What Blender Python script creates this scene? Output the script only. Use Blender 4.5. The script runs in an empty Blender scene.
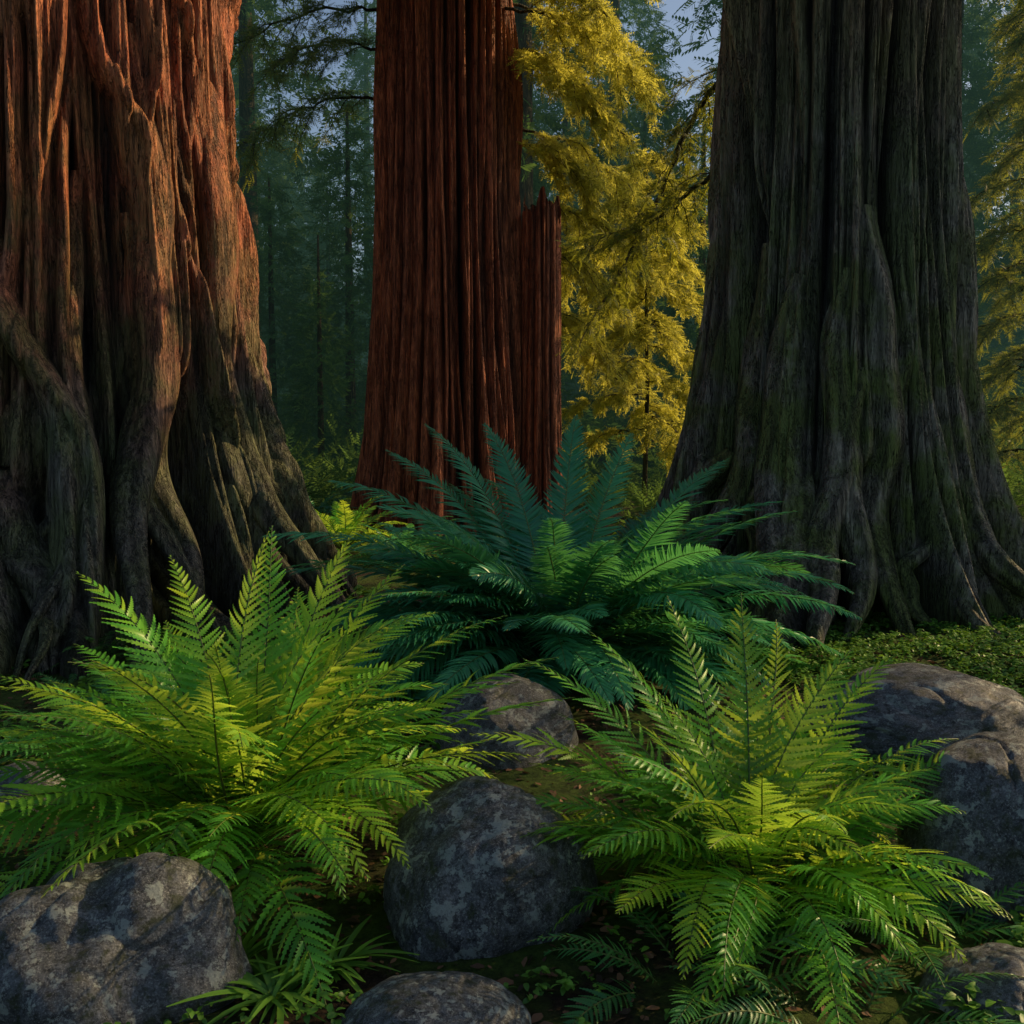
import bpy, math, random
import numpy as np
from mathutils import noise, Vector
rng=np.random.default_rng(7)
random.seed(7)
scene=bpy.context.scene
SUN_AZ=math.radians(22.5); SUN_EL=math.radians(25)
SX,SY=-math.sin(SUN_AZ),math.cos(SUN_AZ)
SUN=np.array([math.cos(SUN_AZ)*math.cos(SUN_EL),math.sin(SUN_AZ)*math.cos(SUN_EL),math.sin(SUN_EL)])

# ---------------------------------------------------------------- mesh utils
def mk(name,V,F,mat,smooth=True,parent=None,attrs=None):
    V=np.asarray(V,dtype=np.float32); F=np.asarray(F,dtype=np.int32)
    me=bpy.data.meshes.new(name); k=F.shape[1]
    me.vertices.add(len(V)); me.vertices.foreach_set('co',V.ravel())
    me.loops.add(F.size); me.loops.foreach_set('vertex_index',F.ravel())
    me.polygons.add(len(F)); me.polygons.foreach_set('loop_start',np.arange(0,F.size,k,dtype=np.int32))
    me.polygons.foreach_set('use_smooth',np.full(len(F),smooth,dtype=bool))
    if attrs:
        for a,v in attrs.items():
            me.attributes.new(a,'FLOAT','POINT').data.foreach_set('value',np.asarray(v,dtype=np.float32))
    me.update(calc_edges=True); me.validate()
    if mat: me.materials.append(mat)
    ob=bpy.data.objects.new(name,me); scene.collection.objects.link(ob)
    if parent: ob.parent=parent
    return ob
def empty(name,loc=(0,0,0)):
    e=bpy.data.objects.new(name,None); e.location=loc; scene.collection.objects.link(e); return e
class Acc:
    def __init__(s): s.V=[];s.F=[];s.A=[];s.n=0
    def add(s,V,F,a=None):
        s.V.append(V); s.F.append(F+s.n); s.n+=len(V)
        s.A.append(np.zeros(len(V)) if a is None else a)
    def build(s,name,mat,parent=None,smooth=True):
        return mk(name,np.concatenate(s.V),np.concatenate(s.F),mat,smooth,parent,{'vr':np.concatenate(s.A)})
def norm(v): return v/(np.linalg.norm(v,axis=-1,keepdims=True)+1e-9)
def tube(P,R,k=6,nz=0,seed=0):
    P=np.asarray(P,float); n=len(P); T=norm(np.gradient(P,axis=0))
    ref=np.array([0.13,0.21,1.0]) if abs(T[0][2])<.9 else np.array([1.0,0.1,0])
    S=norm(np.cross(T,ref)); N=np.cross(S,T)
    a=np.linspace(0,2*np.pi,k,endpoint=False); RR=np.asarray(R)[:,None]*np.ones((1,k))
    if nz:
        q=np.random.default_rng(seed); t=np.linspace(0,1,n)[:,None]
        for m in range(1,5): RR=RR*(1+nz/m**.6*np.sin(m*a[None,:]*1.0+q.uniform(0,6.28)+2.2*np.sin(t*q.uniform(3,9)+q.uniform(0,6.28))))
    V=(P[:,None,:]+RR[:,:,None]*(np.cos(a)[None,:,None]*S[:,None,:]+np.sin(a)[None,:,None]*N[:,None,:])).reshape(-1,3)
    i=np.arange(n-1)[:,None]*k; j=np.arange(k)[None,:]; j2=(j+1)%k
    F=np.stack([i+j,i+j2,i+k+j2,i+k+j],-1).reshape(-1,4)
    return V,F

# ---------------------------------------------------------------- materials
def newmat(name):
    m=bpy.data.materials.new(name); m.use_nodes=True; nt=m.node_tree; nt.nodes.clear()
    m.cycles.emission_sampling='NONE'
    out=nt.nodes.new('ShaderNodeOutputMaterial'); return m,nt,out
def N(nt,t,**k):
    n=nt.nodes.new(t)
    for a,b in k.items():
        if a in n.inputs: n.inputs[a].default_value=b
        else: setattr(n,a,b)
    return n
def ramp(nt,fac,stops):
    r=nt.nodes.new('ShaderNodeValToRGB'); nt.links.new(fac,r.inputs[0])
    els=r.color_ramp.elements
    while len(els)<len(stops): els.new(0.5)
    for e,(p,c) in zip(els,stops): e.position=p; e.color=(*c,1)
    return r.outputs[0]
def mixc(nt,fac,a,b,mode='MIX'):
    m=nt.nodes.new('ShaderNodeMix'); m.data_type='RGBA'; m.blend_type=mode
    for s,v in ((m.inputs[0],fac),(m.inputs[6],a),(m.inputs[7],b)):
        if hasattr(v,'links'): nt.links.new(v,s)
        else: s.default_value=v if isinstance(v,(int,float)) else (*v,1)
    return m.outputs[2]
def tex(nt,kind,scale,vec=None,mapscale=None,coord='Object',**k):
    tc=nt.nodes.new('ShaderNodeTexCoord'); v=tc.outputs[coord]
    if mapscale:
        mp=nt.nodes.new('ShaderNodeMapping'); mp.inputs['Scale'].default_value=mapscale
        nt.links.new(v,mp.inputs[0]); v=mp.outputs[0]
    t=nt.nodes.new(kind); t.inputs['Scale'].default_value=scale
    for a,b in k.items():
        if a in t.inputs: t.inputs[a].default_value=b
        else: setattr(t,a,b)
    nt.links.new(v,t.inputs['Vector']); return t
def haze_glow(nt,shader,d0,d1,mx,col=(0.034,0.072,0.060)):  # aerial haze painted as a teal glow, mixed into surfaces by distance
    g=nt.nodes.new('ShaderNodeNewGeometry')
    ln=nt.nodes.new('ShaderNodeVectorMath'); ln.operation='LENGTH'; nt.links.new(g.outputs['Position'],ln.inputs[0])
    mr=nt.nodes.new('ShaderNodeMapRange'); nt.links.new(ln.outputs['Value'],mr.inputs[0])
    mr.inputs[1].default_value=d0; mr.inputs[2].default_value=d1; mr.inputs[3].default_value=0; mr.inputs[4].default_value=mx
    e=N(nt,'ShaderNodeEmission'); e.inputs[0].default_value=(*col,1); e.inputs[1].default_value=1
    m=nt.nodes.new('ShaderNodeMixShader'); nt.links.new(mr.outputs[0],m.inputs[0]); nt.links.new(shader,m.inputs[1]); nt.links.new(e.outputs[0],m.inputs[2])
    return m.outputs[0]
def leafmat(name,dark,light,trans,tfac=.4,rough=.45,hz=None,spec=.4,tip=None):
    m,nt,out=newmat(name)
    at=N(nt,'ShaderNodeAttribute'); at.attribute_name='vr'
    c=ramp(nt,at.outputs['Fac'],[(0.05,dark),(.95,light)] if not tip else [(0.05,dark),(.62,light),(.95,tip)])
    p=N(nt,'ShaderNodeBsdfPrincipled'); nt.links.new(c,p.inputs['Base Color']); p.inputs['Roughness'].default_value=rough
    p.inputs['Specular IOR Level'].default_value=spec
    if hz and hz[1]>62:
        p=N(nt,'ShaderNodeBsdfDiffuse'); nt.links.new(c,p.inputs[0])
    t=N(nt,'ShaderNodeBsdfTranslucent'); nt.links.new(mixc(nt,.8 if not tip else .6,c,trans),t.inputs[0])
    mx=nt.nodes.new('ShaderNodeMixShader'); mx.inputs[0].default_value=tfac
    nt.links.new(p.outputs[0],mx.inputs[1]); nt.links.new(t.outputs[0],mx.inputs[2])
    s=mx.outputs[0]
    if hz: s=haze_glow(nt,s,*hz)
    nt.links.new(s,out.inputs[0]); return m
def barkmat(name,red=1.0,grey_h=2.2,hz=None,moss=.5,gd=1.0,fz=.85):
    m,nt,out=newmat(name)
    n1=tex(nt,'ShaderNodeTexNoise',10,mapscale=(1,1,.10),Detail=5,Roughness=.65,Distortion=.3)
    n2=tex(nt,'ShaderNodeTexNoise',42,mapscale=(1,1,.10),Detail=3,Roughness=.7)
    n3=tex(nt,'ShaderNodeTexNoise',1.6,mapscale=(1,1,.5),Detail=3)
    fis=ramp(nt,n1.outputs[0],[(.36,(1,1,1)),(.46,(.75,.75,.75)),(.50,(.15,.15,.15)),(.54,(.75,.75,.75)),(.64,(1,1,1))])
    redc=ramp(nt,n2.outputs[0],[(.3,(.12*red,.040,.020)),(.55,(.37*red,.14,.055)),(.75,(.62*red,.28,.115))])
    grey=ramp(nt,n2.outputs[0],[(.3,(.05*gd,.045*gd,.034*gd)),(.55,(.16*gd,.145*gd,.115*gd)),(.75,(.31*gd,.28*gd,.23*gd))])
    tc=nt.nodes.new('ShaderNodeTexCoord'); sp=nt.nodes.new('ShaderNodeSeparateXYZ'); nt.links.new(tc.outputs['Object'],sp.inputs[0])
    zz=nt.nodes.new('ShaderNodeMath'); zz.operation='MULTIPLY_ADD'; nt.links.new(n3.outputs[0],zz.inputs[0]); zz.inputs[1].default_value=2.5; nt.links.new(sp.outputs[2],zz.inputs[2])
    mr=nt.nodes.new('ShaderNodeMapRange'); nt.links.new(zz.outputs[0],mr.inputs[0]); mr.inputs[1].default_value=grey_h; mr.inputs[2].default_value=grey_h+2.0
    c=mixc(nt,mr.outputs[0],grey,redc)
    if moss>0:
        ms=tex(nt,'ShaderNodeTexNoise',2.3,Detail=5,Roughness=.65)
        mfac=ramp(nt,ms.outputs[0],[(.40,(0,0,0)),(.56,(moss,moss,moss))])
        lowm=nt.nodes.new('ShaderNodeMapRange'); nt.links.new(sp.outputs[2],lowm.inputs[0]); lowm.inputs[1].default_value=6.0; lowm.inputs[2].default_value=2.0
        mm=nt.nodes.new('ShaderNodeMath'); mm.operation='MULTIPLY'; nt.links.new(mfac,mm.inputs[0]); nt.links.new(lowm.outputs[0],mm.inputs[1])
        c=mixc(nt,mm.outputs[0],c,(.12,.155,.035))
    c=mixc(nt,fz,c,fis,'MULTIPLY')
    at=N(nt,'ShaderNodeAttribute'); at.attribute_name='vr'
    c=mixc(nt,1.0,c,ramp(nt,at.outputs['Fac'],[(0,(.04,.036,.036)),(.4,(.45,.45,.45)),(.8,(1.15,1.15,1.15))]),'MULTIPLY')  # grooves darkened in colour: dirt plus painted crevice shade, ridges lifted
    p=N(nt,'ShaderNodeBsdfPrincipled'); nt.links.new(c,p.inputs['Base Color']); p.inputs['Roughness'].default_value=.72; p.inputs['Specular IOR Level'].default_value=.35
    def bump(h,st,dist,prev=None):
        b=nt.nodes.new('ShaderNodeBump'); b.inputs['Strength'].default_value=st; b.inputs['Distance'].default_value=dist
        nt.links.new(h,b.inputs['Height'])
        if prev: nt.links.new(prev,b.inputs['Normal'])
        return b.outputs[0]
    b=bump(fis,1,.035); b=bump(n2.outputs[0],1,.05,b)
    nt.links.new(b,p.inputs['Normal'])
    s=p.outputs[0]
    if hz: s=haze_glow(nt,s,*hz)
    nt.links.new(s,out.inputs[0]); return m
def rockmat():
    m,nt,out=newmat('rock')
    a=tex(nt,'ShaderNodeTexNoise',3.2,Detail=6,Roughness=.65)
    b=tex(nt,'ShaderNodeTexNoise',14,Detail=8,Roughness=.72)
    v=tex(nt,'ShaderNodeTexNoise',60,Detail=3,Roughness=.8)
    c=ramp(nt,a.outputs[0],[(.3,(.085,.10,.112)),(.52,(.17,.188,.20)),(.75,(.30,.315,.32))])
    c=mixc(nt,1,c,ramp(nt,b.outputs[0],[(.36,(.13,.14,.15)),(.6,(1.25,1.25,1.25))]),'MULTIPLY')
    c=mixc(nt,ramp(nt,v.outputs[0],[(.55,(0,0,0)),(.63,(.8,.8,.8))]),c,(.48,.49,.48))
    c=mixc(nt,ramp(nt,v.outputs[0],[(.36,(.85,.85,.85)),(.44,(0,0,0))]),c,(.022,.025,.025))
    l=tex(nt,'ShaderNodeTexNoise',5,Detail=9,Roughness=.72)
    c=mixc(nt,ramp(nt,l.outputs[0],[(.555,(0,0,0)),(.575,(.95,.95,.95))]),c,(.44,.50,.46))
    c=mixc(nt,ramp(nt,l.outputs[0],[(.38,(.85,.85,.85)),(.46,(0,0,0))]),c,(.045,.065,.018))
    p=N(nt,'ShaderNodeBsdfPrincipled'); nt.links.new(c,p.inputs['Base Color']); p.inputs['Roughness'].default_value=.48
    def bump(h,st,dist,prev=None):
        bb=nt.nodes.new('ShaderNodeBump'); bb.inputs['Strength'].default_value=st; bb.inputs['Distance'].default_value=dist
        nt.links.new(h,bb.inputs['Height'])
        if prev: nt.links.new(prev,bb.inputs['Normal'])
        return bb.outputs[0]
    x=bump(b.outputs[0],1,.10); x=bump(v.outputs[0],.9,.018,x); nt.links.new(x,p.inputs['Normal'])
    nt.links.new(p.outputs[0],out.inputs[0]); return m
def groundmat():
    m,nt,out=newmat('forest_floor')
    a=tex(nt,'ShaderNodeTexNoise',.9,Detail=6,Roughness=.7); b=tex(nt,'ShaderNodeTexNoise',26,Detail=6,Roughness=.8)
    d=ramp(nt,b.outputs[0],[(.3,(.008,.006,.004)),(.5,(.03,.020,.012)),(.72,(.09,.055,.032))])
    g=ramp(nt,b.outputs[0],[(.3,(.015,.03,.006)),(.6,(.08,.14,.02))])
    c=mixc(nt,ramp(nt,a.outputs[0],[(.42,(0,0,0)),(.52,(1,1,1))]),d,g)
    p=N(nt,'ShaderNodeBsdfPrincipled'); nt.links.new(c,p.inputs['Base Color']); p.inputs['Roughness'].default_value=.9; p.inputs['Specular IOR Level'].default_value=.2
    bb=nt.nodes.new('ShaderNodeBump'); bb.inputs['Distance'].default_value=.06; nt.links.new(b.outputs[0],bb.inputs['Height']); nt.links.new(bb.outputs[0],p.inputs['Normal'])
    nt.links.new(haze_glow(nt,p.outputs[0],16,70,.6),out.inputs[0]); return m

M_rock=rockmat(); M_ground=groundmat()
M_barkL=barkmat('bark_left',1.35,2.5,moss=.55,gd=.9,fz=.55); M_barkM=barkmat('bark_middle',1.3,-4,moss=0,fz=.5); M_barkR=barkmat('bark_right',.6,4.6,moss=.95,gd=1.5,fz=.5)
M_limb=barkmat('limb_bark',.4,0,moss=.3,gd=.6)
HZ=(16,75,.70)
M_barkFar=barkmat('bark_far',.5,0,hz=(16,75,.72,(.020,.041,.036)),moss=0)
M_fernL=leafmat('fern_leaf',(.015,.12,.03),(.14,.52,.06),(.78,.92,.07),.5,.36,tip=(.48,.72,.05))  # yellow tip stop: new growth plus sunlight painted into the frond tips
M_fernR=leafmat('fern_leaf_b',(.015,.13,.035),(.14,.52,.06),(.78,.92,.07),.5,.36,tip=(.48,.72,.05))
M_sword=leafmat('sword_fern_leaf',(.015,.14,.10),(.10,.43,.17),(.16,.5,.10),.35,.35)
M_low=leafmat('low_fern_leaf',(.03,.13,.04),(.08,.30,.07),(.3,.6,.06),.35,.4)
M_stem=leafmat('fern_stem',(.06,.11,.02),(.14,.18,.04),(.2,.2,.05),.1)
M_sunlit=leafmat('sunlit_tint_foliage',(.05,.09,.014),(.46,.47,.045),(.96,.90,.14),.52,.6)  # sunlit copy of the conifer foliage, gold sunlight put into its colour
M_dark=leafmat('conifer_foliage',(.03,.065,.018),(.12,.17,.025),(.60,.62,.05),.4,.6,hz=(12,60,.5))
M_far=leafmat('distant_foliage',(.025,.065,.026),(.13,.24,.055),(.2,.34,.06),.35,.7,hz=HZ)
M_cover=leafmat('ground_cover_leaf',(.04,.13,.018),(.16,.36,.04),(.25,.45,.04),.3,.5)
M_litter=leafmat('leaf_litter',(.03,.018,.010),(.20,.10,.05),(.2,.1,.04),.1,.8)

# ---------------------------------------------------------------- terrain
def gh(x,y):
    h=.05*noise.noise(Vector((x*.9,y*.9,0)))+.10*noise.noise(Vector((x*.25,y*.25,3.)))
    d=max(0,y-24); h+=min(d,110)*.16+.9*noise.noise(Vector((x*.06,y*.06,8)))*min(1,d/20)
    s=max(0,abs(x)-16); h+=min(s,60)*.10
    if x>1.8 and y>4: h+=.07*min(x-1.8,3)*min(1,(y-4))
    return h
g=np.sinh(np.linspace(-1,1,261)*5.2)/np.sinh(5.2)*320
XX,YY=np.meshgrid(g,g+5,indexing='xy')
ZZ=np.array([gh(x,y) for x,y in zip(XX.ravel(),YY.ravel())])
n=len(g); i=np.arange(n-1)[:,None]*n; j=np.arange(n-1)[None,:]
mk('ground',np.stack([XX.ravel(),YY.ravel(),ZZ],1),np.stack([i+j,i+j+1,i+n+j+1,i+n+j],-1).reshape(-1,4),M_ground)

# ---------------------------------------------------------------- big trunks
def trunk_geo(r0,seed,NT=900,z1=6.5,NZ=360,H=32,flare=.5,fh=.9,nb=9,bh=.45,nm=34,mh=.11,nf=110,fhh=.03,wander=.1,taper=.02,hollow=None,bw=.55,top=.38,rope=None):
    r=np.random.default_rng(seed)
    th=np.linspace(0,2*np.pi,NT,endpoint=False)[None,:]
    z=np.concatenate([np.linspace(-.4,z1,NZ),np.linspace(z1,H,70)[1:]])[:,None]
    zp=np.maximum(z,0)
    def layer(nst,h,w,wand,zdep,power=.5,var=.35,vf=1.0):
        best=np.zeros((len(z),NT))
        base=(np.arange(nst)+r.uniform(-.38,.38,nst))*2*np.pi/nst
        for k in range(nst):
            t0=base[k]; ph=r.uniform(0,6.28,4)
            tk=t0+wand*(np.sin(z*r.uniform(.4,.9)+ph[0])+.45*np.sin(z*r.uniform(1.2,2.0)+ph[1])+.12*np.sin(z*r.uniform(3,5)+ph[2]))
            hh=h*r.uniform(.55,1.3); ww=w*r.uniform(.7,1.35)
            hz=hh*(1+var*np.sin(z*r.uniform(.4,1.2)*vf+ph[3]))
            wz=np.full_like(z,ww)
            if zdep:
                e=np.exp(-zp/r.uniform(.5,1.1))
                hz=hh*(top+zdep*e*r.uniform(.5,1.25)); wz=ww*(1.15-.6*e)
            d=(th-tk+np.pi)%(2*np.pi)-np.pi
            p=np.clip(1-(d/wz)**2,0,1)**power
            best=np.maximum(best,hz*p)
        return best
    R=r0*(1-taper*zp)+flare*np.exp(-zp/fh)
    B=layer(nb,bh,2*np.pi/nb*bw,wander*.35,1.7,.65)
    Mm=layer(nm,mh,2*np.pi/nm*.52,wander*.6,0,.5,.2)
    M2=layer(int(nm*1.5),mh*.8,2*np.pi/nm*.26,wander*.9,0,.5,.45)
    rel=np.maximum(Mm,M2)
    if rope: rel=np.maximum(rel,layer(rope[0],rope[1],rope[2],rope[3],0,.5,.6,1.6))
    Fn=layer(nf,fhh,2*np.pi/nf*.5,wander*.35,0,.55,.5,2)
    rad=R+B+rel+Fn
    rad-=np.mean(B[-80:])+mh*.7
    if hollow:
        for (tc,zc,wt,wz,dp) in hollow:
            d=(th-tc+np.pi)%(2*np.pi)-np.pi
            rad-=dp*np.exp(-(d/wt)**4-((z-zc)/wz)**4)
    rad=np.maximum(rad,.25*r0)
    x=rad*np.cos(th); y=rad*np.sin(th); zz=np.broadcast_to(z,x.shape)
    V=np.stack([x,y,zz],-1).reshape(-1,3)
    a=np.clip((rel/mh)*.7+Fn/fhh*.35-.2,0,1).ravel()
    nz=len(z); i=np.arange(nz-1)[:,None]*NT; j=np.arange(NT)[None,:]; j2=(j+1)%NT
    F=np.stack([i+j,i+j2,i+NT+j2,i+NT+j],-1).reshape(-1,4)
    return V,F,a,rad,z[:,0],R[:,0]+np.mean(B,axis=1)-np.mean(B[-80:])-mh*.1
def redwood(loc,mat,roots=0,rseed=1,rr=(.05,.12),rz=(1.0,3.6),spread=(.35,.9),**k):
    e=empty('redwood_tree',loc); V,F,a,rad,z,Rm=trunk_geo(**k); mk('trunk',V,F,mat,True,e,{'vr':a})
    if roots:
        q=np.random.default_rng(rseed); A=Acc()
        for i in range(roots):
            z0=q.uniform(*rz); t0=2*np.pi*(i+q.uniform(-.4,.4))/roots; R0=q.uniform(*rr); m=60; t=np.linspace(0,1,m)
            zz=z0*(1-t)**1.15-.06*t; dth=q.uniform(-.35,.35)
            thp=t0+dth*t+.07*np.sin(t*q.uniform(5,9)+q.uniform(0,6))+.025*np.sin(t*q.uniform(14,22)+q.uniform(0,6))
            rs=np.interp(zz,z,Rm)+.35*(np.array([rad[np.argmin(abs(z-a_)),int(b_%(2*np.pi)/(2*np.pi)*rad.shape[1])%rad.shape[1]] for a_,b_ in zip(zz,thp)])-np.interp(zz,z,Rm))
            rs=np.convolve(np.pad(rs,5,mode='edge'),np.ones(11)/11,'valid')
            out=q.uniform(*spread)*np.clip((t-.55)/.45,0,1)**1.7
            emb=-.06*np.clip(1-t*4,0,1)
            rp=rs+.02+emb+out
            P=np.stack([rp*np.cos(thp),rp*np.sin(thp),zz+.02*np.sin(t*9+i)*(t<.95)],1)
            Rr=R0*(.45+.75*np.sin(np.pi*np.clip(t*.9+.08,0,1))**.7)*(1-.55*np.clip((t-.7)/.3,0,1))
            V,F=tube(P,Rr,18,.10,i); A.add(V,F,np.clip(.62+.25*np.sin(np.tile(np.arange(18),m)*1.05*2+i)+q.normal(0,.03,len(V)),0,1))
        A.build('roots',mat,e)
    return e
def ang(cx,cy,off):
    return math.atan2(-cy,-cx)+math.radians(off)
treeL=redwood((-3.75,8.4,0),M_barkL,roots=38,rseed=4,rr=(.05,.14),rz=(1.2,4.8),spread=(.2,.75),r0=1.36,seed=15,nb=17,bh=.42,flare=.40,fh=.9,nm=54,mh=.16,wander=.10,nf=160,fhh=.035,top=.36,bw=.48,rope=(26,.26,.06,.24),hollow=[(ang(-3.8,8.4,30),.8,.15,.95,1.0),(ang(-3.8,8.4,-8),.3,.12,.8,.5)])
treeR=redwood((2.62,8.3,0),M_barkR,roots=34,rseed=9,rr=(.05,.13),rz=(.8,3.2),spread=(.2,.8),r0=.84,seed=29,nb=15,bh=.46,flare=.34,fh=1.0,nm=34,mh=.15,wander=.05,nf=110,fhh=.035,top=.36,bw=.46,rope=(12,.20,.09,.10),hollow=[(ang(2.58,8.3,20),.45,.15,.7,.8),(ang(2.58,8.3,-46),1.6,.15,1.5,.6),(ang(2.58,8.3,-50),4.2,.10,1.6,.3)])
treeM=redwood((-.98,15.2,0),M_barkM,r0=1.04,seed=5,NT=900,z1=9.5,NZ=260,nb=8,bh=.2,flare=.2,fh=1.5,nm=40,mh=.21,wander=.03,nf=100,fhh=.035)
V,F,a=trunk_geo(r0=.28,seed=9,NT=240,z1=4.3,NZ=160,H=4.6,nb=5,bh=.06,flare=.1,nm=14,mh=.08,nf=30,fhh=.015,wander=.04)[:3]
ang_=np.arctan2(V[:,1],V[:,0]); jag=.35*np.abs(np.sin(ang_*1.5+.6))+.12*np.sin(ang_*7)
V[:,2]+=np.clip((V[:,2]-3.6),0,1)*jag
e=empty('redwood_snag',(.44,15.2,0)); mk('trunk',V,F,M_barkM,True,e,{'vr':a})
for loc,r,sd in (((8.3,10.55,0),1.25,31),((-9.5,9,0),1.2,37)):  # first one is out of view, placed to keep sun off the right tree
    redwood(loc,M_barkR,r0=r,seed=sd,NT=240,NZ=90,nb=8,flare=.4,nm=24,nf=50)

# ---------------------------------------------------------------- foliage sprays
def spray_tmpl(L,pairs,ll,lw,droop=.15):
    V=[];F=[]
    for k in range(pairs):
        t=(k+.6)/pairs; x=t*L; s=(1-.55*t)
        for sg in (-1,1):
            a=math.radians(58-18*t); dx,dy=math.cos(a)*ll*s,math.sin(a)*ll*s*sg
            px,py=math.sin(a)*sg*lw*.5,math.cos(a)*lw*.5
            z0=-droop*x*x/L; z1=z0-.25*ll*s
            b=len(V)
            V+=[(x,0,z0),(x+dx*.5+px*s,dy*.5-py*sg*s,(z0+z1)/2+.1*lw),(x+dx,dy,z1),(x+dx*.5-px*s,dy*.5+py*sg*s,(z0+z1)/2)]
            F.append((b,b+1,b+2,b+3))
    b=len(V); V+=[(0,-lw*.12,0),(L,0,-droop*L),(L*1.1,0,-droop*L*1.3),(0,lw*.12,0)]; F.append((b,b+1,b+2,b+3))
    return np.array(V),np.array(F)
def instance(tm,P,D,scale,roll,vr):
    V,F=tm; D=norm(D); up=np.array([0,0,1.]); S=norm(np.cross(up,D)+1e-4); U=np.cross(D,S)
    c,s=np.cos(roll)[:,None],np.sin(roll)[:,None]; S2=c*S+s*U; U2=-s*S+c*U
    W=P[:,None,:]+scale[:,None,None]*(V[None,:,0:1]*D[:,None,:]+V[None,:,1:2]*S2[:,None,:]+V[None,:,2:3]*U2[:,None,:])
    n,m=len(P),len(V)
    FF=(F[None]+np.arange(n)[:,None,None]*m).reshape(-1,F.shape[1])
    return W.reshape(-1,3),FF,np.repeat(vr,m)
T_near=spray_tmpl(.22,6,.07,.03); T_gold=spray_tmpl(.14,4,.06,.032,.3); T_mid=spray_tmpl(.45,5,.17,.08); T_far=spray_tmpl(.75,5,.34,.17)
def limb(path,rad,wood,leaf,sub=16,sublen=.9,density=9,tm=T_near,droop=.5,r=None,start=.12,sc=1.0,rollsd=.6):
    r=r or rng
    path=np.array(path,float); t=np.linspace(0,1,24); tt=np.linspace(0,1,len(path))
    P=np.stack([np.interp(t,tt,path[:,k]) for k in range(3)],1)
    for _ in range(3): P[1:-1]=(P[:-2]+2*P[1:-1]+P[2:])/4
    P[1:-1]+=r.normal(0,.02,(22,3))
    V,F=tube(P,rad*(1-.85*t),7); wood.add(V,F,np.full(len(V),.6))
    T=norm(np.gradient(P,axis=0)); ps=[];ds=[];vs=[]
    for k in range(sub):
        u=start+(1-start)*(k+r.uniform(0,1))/sub; q=min(22,int(u*23)); p0=P[q]; d0=T[q]
        side=np.array([-d0[1],d0[0],0]); side/=np.linalg.norm(side)+1e-6
        d=norm(d0*.6+side*(1 if k%2 else -1)*r.uniform(.6,1.2)+np.array([0,0,r.uniform(-.3,.35)]))
        L=sublen*r.uniform(.5,1.2)*(1-.45*u); m=8; s=np.linspace(0,1,m)[:,None]
        Q=p0+d*L*s+np.array([0,0,-1])*droop*L*s**2+r.normal(0,.02,(m,3))*s
        V,F=tube(Q,.010*sc*(1-.8*s[:,0])+.002,4); wood.add(V,F,np.full(len(V),.6))
        TQ=norm(np.gradient(Q,axis=0)); nn=max(4,int(density*L*2))
        w=r.uniform(.1,1,nn); idx=(w*(m-1)).astype(int)
        pp=Q[idx]+TQ[idx]*(w*(m-1)-idx)[:,None]*L/(m-1)+r.normal(0,.045*sc,(nn,3))*[1,1,.6]
        sd=np.cross(TQ[idx],[0,0,1.])*r.choice([-1,1],nn)[:,None]
        ps.append(pp); ds.append(norm(TQ[idx]*.6+sd*r.uniform(.3,1.3,nn)[:,None]+np.array([0,0,-1])*r.uniform(-.6,.6,nn)[:,None]))
        vs.append(np.clip(r.uniform(0,.6)+r.uniform(0,.4,nn),0,1))
    ps=np.concatenate(ps); ds=np.concatenate(ds); n=len(ps)
    leaf.add(*instance(tm,ps,ds,r.uniform(.55,1.2,n)*sc,r.normal(0,rollsd,n),np.concatenate(vs)))

wood=Acc();gold=Acc();dark=Acc()
def L2(p): return [(a+.98,b-15.2,c) for a,b,c in p]
def arch(x0,y0,z0,x1,y1,z1,sag=.35):
    return [(x0,y0,z0),(x0+(x1-x0)*.4,y0+(y1-y0)*.4,z0+(z1-z0)*.3+sag),(x0+(x1-x0)*.75,y0+(y1-y0)*.75,z0+(z1-z0)*.68+sag*.7),(x1,y1,z1)]
golds=[((-.2,14.8,8.2),(1.3,13.8,7.0)),((-.1,15,7.6),(2.0,14.8,6.4)),((0,15.4,7.2),(1.7,15.2,5.8)),((0,15.6,7.9),(2.2,16,7.0)),((0,15.9,6.2),(2.2,16.4,5.0)),
       ((-.3,14.4,8.4),(.1,13.3,7.7)),((-.1,15.2,8.8),(.8,13.9,8.0)),((0,15.2,9.0),(1.8,14.6,8.2)),((.3,15.9,4.4),(1.7,16.5,3.5)),((0,15.3,6.9),(1.1,14.6,6.2)),((.3,15.9,5.0),(2.0,16.5,4.2)),((.3,15.9,3.4),(1.5,16.5,2.6)),((0,15.5,5.8),(1.3,15.6,5.2))]
for a,b in golds: limb(L2(arch(*a,*b,.2)),.025,wood,gold,sub=22,sublen=.9,density=66,droop=.6,tm=T_gold,rollsd=1.0)
for a,b in [((-1.8,15,8.6),(-4.3,14,7.6)),((-1.8,15,7.6),(-4.4,14.3,6.5)),((-1.9,15.4,9.2),(-3.6,13.8,8.4)),((-1.4,14.2,9.3),(-1.6,12.9,8.3)),((-.8,14.2,9.1),(-.5,12.9,8.1)),((-1.9,15.,8.2),(-2.8,13.4,7.4)),((-1.5,14.2,9.0),(-2.2,12.9,8.0)),((-.6,14.2,9.2),(.2,12.9,8.2)),((-1.9,15,7.0),(-3.3,14.2,6.5)),((-1.9,15.2,6.4),(-3.9,14.8,5.6))]:
    limb(L2(arch(*a,*b,.2)),.025,wood,dark,sub=20,sublen=.8,density=36,tm=T_near,sc=.85,rollsd=.9)
wood.build('limbs',M_limb,treeM); gold.build('sunlit_foliage',M_sunlit,treeM); dark.build('foliage',M_dark,treeM)
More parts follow.
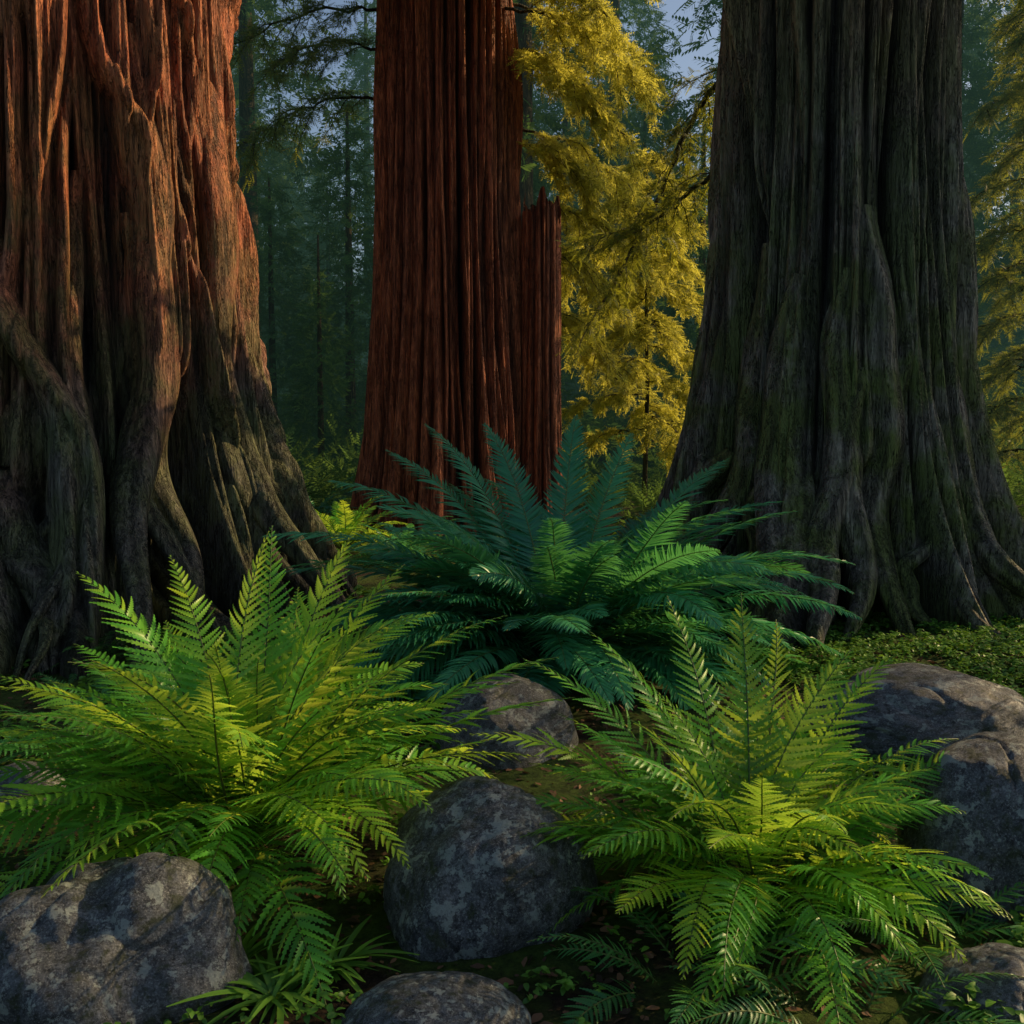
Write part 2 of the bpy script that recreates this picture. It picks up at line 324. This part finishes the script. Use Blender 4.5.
def crown(parent,seed,z0,z1,R,count=330,mat=None,tm=T_far):
    r=np.random.default_rng(seed); A=Acc(); W=Acc()
    for k in range(22):
        z=z0+(z1-z0)*(k+.5)/22; a=r.uniform(0,6.28); L=R*(1-.75*(k/22))*r.uniform(.6,1.1)
        s=np.linspace(0,1,7)[:,None]; Q=np.array([0,0,z])+s*L*np.array([math.cos(a),math.sin(a),0])+np.array([0,0,-1])*s**2*L*.3
        V,F=tube(Q,.09*(1-.85*s[:,0]),5); W.add(V,F,np.full(len(V),.5))
        n=count//22; w=r.uniform(.3,1,n); P=np.array([np.interp(w,s[:,0],Q[:,c]) for c in range(3)]).T+r.normal(0,.25,(n,3))
        D=np.array([math.cos(a),math.sin(a),-.3])+r.normal(0,.6,(n,3))
        A.add(*instance(tm,P,D,r.uniform(.7,1.4,n),r.normal(0,.5,n),r.uniform(0,1,n)))
    W.build('upper_limbs',M_limb,parent); A.build('crown',mat or M_dark,parent)
crown(treeM,1,18,31,3.2); crown(treeR,2,18,31,3.2); crown(treeL,3,18,31,3.2)
wood=Acc();gl=Acc()
def LR(p): return [(a-2.62,b-8.3,c) for a,b,c in p]
limb(LR([(2.1,8.8,5.0),(1.72,9.5,4.5),(1.4,9.8,3.7),(1.05,9.9,3.0),(.66,10,2.3)]),.034,wood,gl,sub=30,sublen=.55,density=60,sc=.6,start=.12,rollsd=.9)
limb(LR([(2.1,9.0,4.0),(1.6,9.6,3.65),(1.2,9.9,3.45),(.65,10,3.35)]),.026,wood,gl,sub=22,sublen=.5,density=60,sc=.6,start=.1,rollsd=.9)
limb(LR([(3.3,8.6,5.9),(4.0,8.4,5.5),(4.5,8.3,5.0),(5.0,8.2,4.5)]),.02,wood,gl,sub=24,sublen=.5,density=70,sc=.6,start=.2,rollsd=.9)
wood.build('limbs',M_limb,treeR); gl.build('foliage',M_dark,treeR)
def young(loc,H,n,L0,mat,dens=24,zb=1.3,seed=1,tm=T_near,sub=14,sublen=.8,tr=1.0):
    r=np.random.default_rng(seed)
    tg=empty('young_conifer',loc); wood=Acc();gl=Acc()
    V,F=tube([(0,0,-.3),(.05,0,H*.33),(0,.05,H*.66),(0,0,H)],[.09*tr,.07*tr,.04*tr,.012],8); wood.add(V,F,np.full(len(V),.5))
    for k in range(n):
        z=zb+k*(H-zb)/n; a=k*2.4+r.uniform(-.4,.4); L=L0*(1-.65*k/n)*r.uniform(.6,1.2)
        limb(arch(0,0,z,L*math.cos(a),L*math.sin(a),z-.3*L,.12),.018,wood,gl,sub=sub,sublen=sublen,density=dens,start=.1,r=r,droop=.5,tm=tm,rollsd=.9)
    wood.build('trunk',M_limb,tg); gl.build('foliage',mat,tg)
young((2.6,19.6,0),6.8,24,1.9,M_sunlit,66,seed=4,tm=T_gold,tr=.6)
young((9.0,12.75,0),6.6,18,1.5,M_dark,14,seed=5)  # out of view, added to block sun from the left tree's base
young((9.9,19.0,0),11,32,1.8,M_dark,36,zb=.8,seed=12)
young((9.4,7.25,0),6.7,12,1.9,M_dark,6,zb=3.0,seed=6,tm=T_mid,sub=5)  # unseen sparse crown, added to dapple the sun on the front ferns

# ---------------------------------------------------------------- distant trees
def far_mesh(seed,H,R,rt,zb,n):
    r=np.random.default_rng(seed); A=Acc()
    nb=90
    for k in range(nb):
        f=(k+.5)/nb; z=zb+(H-zb)*f; a=r.uniform(0,6.28); L=R*(1-f)**.75*r.uniform(.5,1.15)+.3
        m=max(4,int(n/nb*(1.35-f))); w=r.uniform(.1,1,m)**.8
        P=np.stack([w*L*math.cos(a),w*L*math.sin(a),z-w**2*L*.35],1)+r.normal(0,.3,(m,3))
        D=np.array([math.cos(a),math.sin(a),-.25])+r.normal(0,.6,(m,3))
        A.add(*instance(T_far,P,D,r.uniform(.5,1.1,m),r.normal(0,.7,m),np.full(m,r.uniform(0,1))*.6+r.uniform(0,.4,m)))
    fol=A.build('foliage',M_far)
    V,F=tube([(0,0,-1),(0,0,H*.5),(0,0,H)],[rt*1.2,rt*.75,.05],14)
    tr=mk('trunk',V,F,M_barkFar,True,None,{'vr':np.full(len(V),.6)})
    ms=(fol.data,tr.data); bpy.data.objects.remove(fol); bpy.data.objects.remove(tr); return ms
kinds=[far_mesh(100,24,4.0,.3,.8,3000),far_mesh(101,30,4.0,.42,4,2800),far_mesh(102,14,3.4,.2,.3,2400),far_mesh(103,34,4.6,.6,9,2400)]
forest=empty('distant_forest')
r=np.random.default_rng(77)
def put(k,x,y,s=1):
    for me,nm in zip(kinds[k],('tree_foliage','tree_trunk')):
        o=bpy.data.objects.new(nm,me); o.location=(x,y,gh(x,y)-.2); o.rotation_euler=(0,0,r.uniform(0,6.28)); o.scale=(s,s,s*r.uniform(.9,1.15)); o.parent=forest; scene.collection.objects.link(o)
for y in np.arange(28,76,6.5):
    w=y*.6
    for x in np.arange(-w,w,5.0+y*.03):
        xx=x+r.uniform(-2,2); yy=y+r.uniform(-2,2)
        if xx*SX+yy*SY<22.0: continue
        gap=abs(xx/yy-.185)<1.6/yy or abs(xx/yy+.205)<1.6/yy
        if gap:
            put(2,xx,yy,.7 if yy<50 else 1.05)
            continue
        put(int(r.choice([0,1,2,3],p=[.35,.25,.25,.15])),xx,yy,r.uniform(.75,1.1))
for k in range(12): put(int(r.integers(0,4)),18+1.8*k+r.uniform(-1,1),33+2.4*k,r.uniform(.9,1.1))  # off-frame row added to shade the background forest from the sun
for k in range(7): put(int(r.integers(0,3)),-14-1.2*k,15+3*k,1)
put(2,-7.4,21,.45); put(2,-4.4,23,.4); put(2,-9.9,22,.6); put(2,-6.2,26,.55)
A=Acc()
for k in range(360):
    y=r.uniform(14,32); x=r.uniform(-.5,.5)*y*1.25; s=r.uniform(.6,1.8); n=80
    if math.hypot(x+.98,y-15.2)<2.2 or (y<17.5 and -3.4<x<1.5): continue
    if (x*SX+y*SY<17.6 and x>-.5): s*=.45; n=50
    elif y<17.5: s*=.6
    d=norm(r.normal(0,1,(n,3))); d[:,2]=abs(d[:,2])
    P=np.array([x,y,gh(x,y)])+d*s*np.array([1,1,.95])*r.uniform(.5,1,(n,1))
    A.add(*instance(T_mid,P,d+np.array([0,0,-.3]),r.uniform(.5,1.1,n)*(1 if s>.7 else .6),r.normal(0,.6,n),r.uniform(0,.6)+r.uniform(0,.4,n)))
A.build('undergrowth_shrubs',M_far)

# ---------------------------------------------------------------- ferns
def pinna_tmpl(m,lobed):
    V=[];F=[]
    def W(x): return (1-x)**.6*(.75+.25*min(1,x*8)) if lobed else min(1,.5+x*5)*(1-x**2.2)**.8
    for j in range(m+1):
        x=j/m; w=W(x)*(.45 if lobed else 1.0)
        V+=[(x,0,0),(x,w,0),(x,-w,0)]
    for j in range(m):
        a,b=3*j,3*j+3
        if lobed:
            x=(j+.85)/m; w=W((j+.4)/m)
            t=len(V); V+=[(min(x,1.02),w,-.15),(min(x,1.02),-w,-.15)]
            F+=[(a,b+1,a+1),(a+1,b+1,t),(a,b,b+1),(a,a+2,b+2),(a+2,t+1,b+2),(a,b+2,b)]
        else: F+=[(a,b,b+1),(a,b+1,a+1),(a,a+2,b+2),(a,b+2,b)]
    return np.array(V,float),np.array(F)
PT_l=pinna_tmpl(9,True); PT_s=pinna_tmpl(4,False)
def frond(A,S,base,az,el,L,bend,pairs,lmax,wr,tm,r,lobed=True,roll=0.,curve=0.):
    m=40; t=np.linspace(0,1,m)
    e=np.radians(el)-np.radians(bend)*t**1.4; a=az+curve*t+.08*np.sin(t*5+r.uniform(0,6))
    d=np.stack([np.cos(e)*np.cos(a),np.cos(e)*np.sin(a),np.sin(e)],1)
    P=np.array(base)+np.concatenate([[[0,0,0]],np.cumsum(d[:-1],0)])*L/(m-1)
    T=d; Sd=np.stack([np.sin(a),-np.cos(a),0*a],1); Nn=np.cross(Sd,T)
    rl=roll+r.normal(0,.22); c,s=math.cos(rl),math.sin(rl); Sd,Nn=c*Sd+s*Nn,-s*Sd+c*Nn
    V,F=tube(P,.0045*(1-.8*t)*(L/1.0)**.5+.0006,5); S.add(V,F,np.full(len(V),r.uniform(0,1)))
    u0=.14 if lobed else .12
    u=np.repeat(u0+(1-u0)*(np.linspace(0,1,pairs)**.9)*.985,2); sg=np.tile([1.,-1.],pairs); u=np.clip(u+np.where(sg>0,.004,-.004),0,1)
    v=(u-u0)/(1-u0)
    prof=np.interp(v,[0,.08,.28,.45,.7,.88,1],[.42,.68,.98,1,.68,.32,.05]) if lobed else np.interp(v,[0,.1,.35,.7,.9,1],[.6,.85,1,.75,.4,.08])
    ln=lmax*prof*r.uniform(.88,1.1,len(u))
    if r.random()<.5: ln[r.integers(0,len(u))]*=.4
    def ip(X): return np.stack([np.interp(u,t,X[:,k]) for k in range(3)],1)
    p,TT,SS,NN=ip(P),norm(ip(T)),norm(ip(Sd)),norm(ip(Nn))
    an=np.radians(np.interp(v,[0,.3,1],[82,70,38])+r.normal(0,3,len(u)))
    fold=np.radians(8+r.normal(0,8,len(u)))
    D=norm(np.cos(an)[:,None]*TT+np.sin(an)[:,None]*(sg[:,None]*SS*np.cos(fold)[:,None]+NN*np.sin(fold)[:,None]))
    B=norm(np.cross(NN,D)); NB=np.cross(D,B); tw=r.normal(0,.25,len(u))[:,None]; B,NB=B*np.cos(tw)+NB*np.sin(tw),NB*np.cos(tw)-B*np.sin(tw)
    TV,TF=tm; x=TV[:,0][None,:,None]; y=TV[:,1][None,:,None]; zq=TV[:,2][None,:,None]
    w=(wr*lmax*(.45+.55*prof))[:,None,None]; l=ln[:,None,None]
    dr=r.uniform(.1,.35)
    if lobed: w=np.minimum(w,l*.35)
    W=p[:,None,:]+l*x*D[:,None,:]+w*y*B[:,None,:]+(-dr*l*x**2+w*(.25*np.abs(y)+zq*.5))*NN[:,None,:]+(.16*l*x**2)*TT[:,None,:]
    n,mm=len(u),len(TV); FF=(TF[None]+np.arange(n)[:,None,None]*mm).reshape(-1,3)
    fr=r.uniform(0,1); A.add(W.reshape(-1,3),FF,np.repeat(np.clip(fr**1.3*.62+.38*v+r.normal(0.02,.07,n),0,1),mm))  # tone rises to the tip: young growth plus painted inner shade, lit ends
def fern(name,loc,fronds,mat,lobed,pairs,lmax,wr,seed,crownr=.03):
    r=np.random.default_rng(seed); e=empty(name,loc); A=Acc();S=Acc()
    for (az,el,L,bend,roll) in fronds:
        a=math.radians(az); q=np.array([math.cos(a),math.sin(a),0])*crownr+r.normal(0,.02,3)*[1,1,0]
        frond(A,S,q,a,el,L,bend,pairs,lmax*min(1.15,L**.5)*r.uniform(.8,1.1),wr,PT_l if lobed else PT_s,r,lobed,roll,r.normal(0,.25))
    A.build('fronds',mat,e); S.build('stems',M_stem,e); return e
def auto(n,seed,L,els=(25,80),bend=(50,85)):
    r=np.random.default_rng(seed); o=[]
    for k in range(n):
        f=k/n; el=els[1]-(els[1]-els[0])*f**.8+r.uniform(-7,7)
        o.append(((k*137.5+r.uniform(-15,15))%360,el,L*r.uniform(.75,1.12)*(.92+.12*f),r.uniform(*bend),r.normal(0,.12)))
    return o
lf=auto(80,3,1.10,(22,84),(32,78))+[(-95,82,.85,38,.1),(-68,74,.9,40,0),(-60,45,1.0,85,0),(-120,45,1.0,90,0),(-85,38,.95,90,0),(-45,45,1.05,80,0),(-30,50,1.05,75,0),(-75,42,1.05,95,0),(-100,35,.95,80,0),(-90,50,1.0,100,0),(-65,50,1.1,92,0),(20,45,1.25,38,0),(8,35,1.25,30,0),(15,58,1.25,48,0),(160,52,1.15,50,0),(175,38,1.15,48,0),(60,75,1.15,26,0),(100,82,1.12,22,0),(80,78,1.15,20,0),(130,70,1.15,32,0),(45,66,1.2,40,0),(150,66,1.2,38,0)]
fern('lady_fern',(-.94,3.4,.06),lf,M_fernL,True,32,.142,.12,21)
rf=auto(70,8,.84,(20,78),(36,85))+[(80,82,.95,25,0),(150,60,1.0,42,0),(130,66,.98,38,0),(110,74,.98,30,0),(30,64,.92,40,0),(50,68,.95,35,0),(0,42,.78,50,0),(-90,40,.75,85,0),(-60,40,.78,85,0),(-30,42,.75,75,0),(-120,40,.8,80,0),(-75,50,.75,95,0),(185,40,.9,50,0),(-150,40,.9,65,0),(165,50,1.0,50,0)]
fern('lady_fern',(.75,3.02,.06),rf,M_fernR,True,31,.130,.12,22)
cf=auto(125,14,1.6,(16,72),(35,80))+[(180,46,2.05,55,0),(5,44,1.95,62,0),(170,36,1.95,50,0),(-8,34,1.9,52,0),(90,80,1.7,30,0),(60,72,1.75,38,0),(120,72,1.8,35,0),(150,62,1.95,45,0),(30,62,1.9,48,0),(140,68,1.95,40,0),(195,44,1.9,60,0),(-15,44,1.9,65,0),(160,56,2.0,52,0),(18,54,1.9,55,0)]
fern('sword_fern',(.33,6.25,.05),cf,M_sword,False,80,.19,.052,23,.08)
fern('sword_fern',(-2.15,12.6,0),auto(30,31,1.0,(25,75)),M_fernR,False,34,.13,.09,24)
fern('sword_fern',(-3.1,15.5,0),auto(22,33,1.1,(25,75)),M_sword,False,30,.12,.1,25)
fern('sword_fern',(-1.2,11.2,0),auto(22,39,.9,(25,75)),M_sword,False,30,.12,.1,29)
fern('lady_fern',(.50,2.55,-.03),auto(28,35,.58,(10,60)),M_low,True,26,.085,.14,26)
fern('lady_fern',(1.15,2.75,-.03),auto(28,36,.5,(10,60)),M_low,True,26,.08,.14,27)
fern('lady_fern',(.85,2.35,-.03),auto(26,38,.5,(10,55)),M_low,True,24,.075,.14,31)
fern('lady_fern',(-1.95,4.6,-.05),auto(24,37,.9,(10,60)),M_low,True,30,.12,.14,28)
fern('lady_fern',(-2.75,6.55,-.05),auto(24,47,.5,(10,70)),M_low,True,26,.08,.14,48)

# ---------------------------------------------------------------- boulders
def boulder(loc,sc,seed,rot=0,rough=.16):
    import bmesh
    bm=bmesh.new(); bmesh.ops.create_icosphere(bm,subdivisions=6,radius=1)
    o=Vector((seed*3.7,seed*1.3,seed*2.1))
    for v in bm.verts:
        p=v.co.copy(); d=1+rough*noise.noise(p*1.0+o)*1.2+rough*.35*noise.noise(p*2.3+o)
        d+=.026*noise.fractal(p*4+o,1.0,2.0,6)
        c=abs(noise.noise(p*1.3+o*2)); d-=.03*math.exp(-(c/.035)**2)
        v.co=p*d
    for f in bm.faces: f.smooth=True
    me=bpy.data.meshes.new('boulder'); bm.to_mesh(me); bm.free(); me.materials.append(M_rock)
    ob=bpy.data.objects.new('boulder',me); ob.location=loc; ob.scale=sc; ob.rotation_euler=(0,0,rot); scene.collection.objects.link(ob)
boulder((-1.10,2.60,.04),(.32,.29,.31),1,.3,.35)
boulder((-.09,2.95,.07),(.33,.30,.34),2,.5,.15)
boulder((-.19,2.33,.0),(.24,.2,.155),3,0,.1)
boulder((-.03,4.7,.03),(.38,.34,.28),4,1)
boulder((2.0,4.7,.10),(.52,.36,.27),5,.1,.15)
boulder((1.58,3.15,.12),(.37,.34,.36),6,.8)
boulder((1.24,2.43,-.01),(.2,.17,.18),7,.2)
boulder((-2.02,4.0,.02),(.16,.14,.12),8,0)
boulder((-2.62,11.6,.12),(.42,.34,.40),9,0)

# ---------------------------------------------------------------- small plants and litter
def leaf_tmpl(L,w,seg=4,fold=.2,droop=.5):
    V=[];F=[]
    for j in range(seg+1):
        x=j/seg; ww=w*math.sin(math.pi*(x*.86+.1))**.8
        V+=[(x*L,ww,fold*ww-droop*L*x*x),(x*L,0,-droop*L*x*x),(x*L,-ww,fold*ww-droop*L*x*x)]
    for j in range(seg):
        a=3*j; F+=[(a,a+1,a+4,a+3),(a+1,a+2,a+5,a+4)]
    return np.array(V),np.array(F)
TL=leaf_tmpl(.035,.012,3); A=Acc()
def cover(n,x0,x1,y0,y1,dens_s=1.6,sc=1.0,th=-.12):
    for _ in range(n):
        x,y=r.uniform(x0,x1),r.uniform(y0,y1)
        if noise.noise(Vector((x*dens_s,y*dens_s,5)))<th: continue
        h=r.uniform(.01,.07)*sc; m=r.integers(4,8); a=r.uniform(0,6.28,m)
        D=np.stack([np.cos(a),np.sin(a),r.uniform(-.1,.7,m)],1)
        P=np.array([x,y,gh(x,y)+h])+r.normal(0,.012*sc,(m,3))
        A.add(*instance(TL,P,D,r.uniform(.6,1.3,m)*sc,r.normal(0,.3,m),r.uniform(0,1,m)))
cover(14000,1.2,5.5,3.8,8.0,1.2,.8,-.12); cover(1500,-3,1.5,2.1,4.6,1.6,.6,.02); cover(2400,-3.2,-.3,4.5,7.2); cover(500,1,1.7,2.1,2.9,1.6,.9); cover(1500,-5,6,8,16,1,2.0)
A.build('ground_cover_plants',M_cover)
TLi=leaf_tmpl(.02,.005,2,.1,.2); n=26000
P=np.stack([r.uniform(-4,5.5,n),r.uniform(1.9,9,n),np.zeros(n)],1); P[:,2]=[gh(a,b)+.006 for a,b in P[:,:2]]
D=r.normal(0,1,(n,3)); D[:,2]*=.2
W=instance(TLi,P,D,r.uniform(.6,2.4,n),r.normal(0,.6,n),r.uniform(0,1,n)); mk('leaf_litter',W[0],W[1],M_litter,True,None,{'vr':W[2]})
TG=leaf_tmpl(.2,.009,8,.3,.75)
for loc,cnt in (((-.62,2.48,.02),64),((-.50,2.62,.02),34),((-.76,2.62,.02),30)):
    a=r.uniform(0,6.28,cnt); D=np.stack([np.cos(a),np.sin(a),r.uniform(.3,1.6,cnt)],1)
    W=instance(TG,r.normal(0,.015,(cnt,3))*[1,1,0],D,r.uniform(.6,1.05,cnt),r.normal(0,.2,cnt),r.uniform(0,1,cnt))
    o=mk('grassy_plant',W[0],W[1],M_cover,True,None,{'vr':W[2]}); o.location=loc

# ---------------------------------------------------------------- light, camera
w=bpy.data.worlds.new('World'); scene.world=w; w.use_nodes=True; nt=w.node_tree
bg=nt.nodes['Background']; sky=nt.nodes.new('ShaderNodeTexSky'); sky.sky_type='NISHITA'; sky.sun_disc=False
sky.sun_elevation=SUN_EL; sky.sun_rotation=math.pi/2-SUN_AZ; sky.dust_density=2.0
nt.links.new(sky.outputs[0],bg.inputs[0]); bg.inputs[1].default_value=.115
sd=bpy.data.lights.new('sun','SUN'); sd.energy=5; sd.angle=math.radians(.5); sd.color=(1,.70,.35)
so=bpy.data.objects.new('sun',sd); so.rotation_euler=Vector(SUN).to_track_quat('Z','Y').to_euler(); scene.collection.objects.link(so)
cd=bpy.data.cameras.new('camera'); cd.lens=35; cd.sensor_width=36; cd.clip_end=1000; cd.clip_start=.05
co=bpy.data.objects.new('camera',cd); co.location=(0,0,1.5); co.rotation_euler=(math.radians(90-4.7),0,0); scene.collection.objects.link(co); scene.camera=co
scene.view_settings.view_transform='Standard'; scene.view_settings.look='None'; scene.view_settings.exposure=0
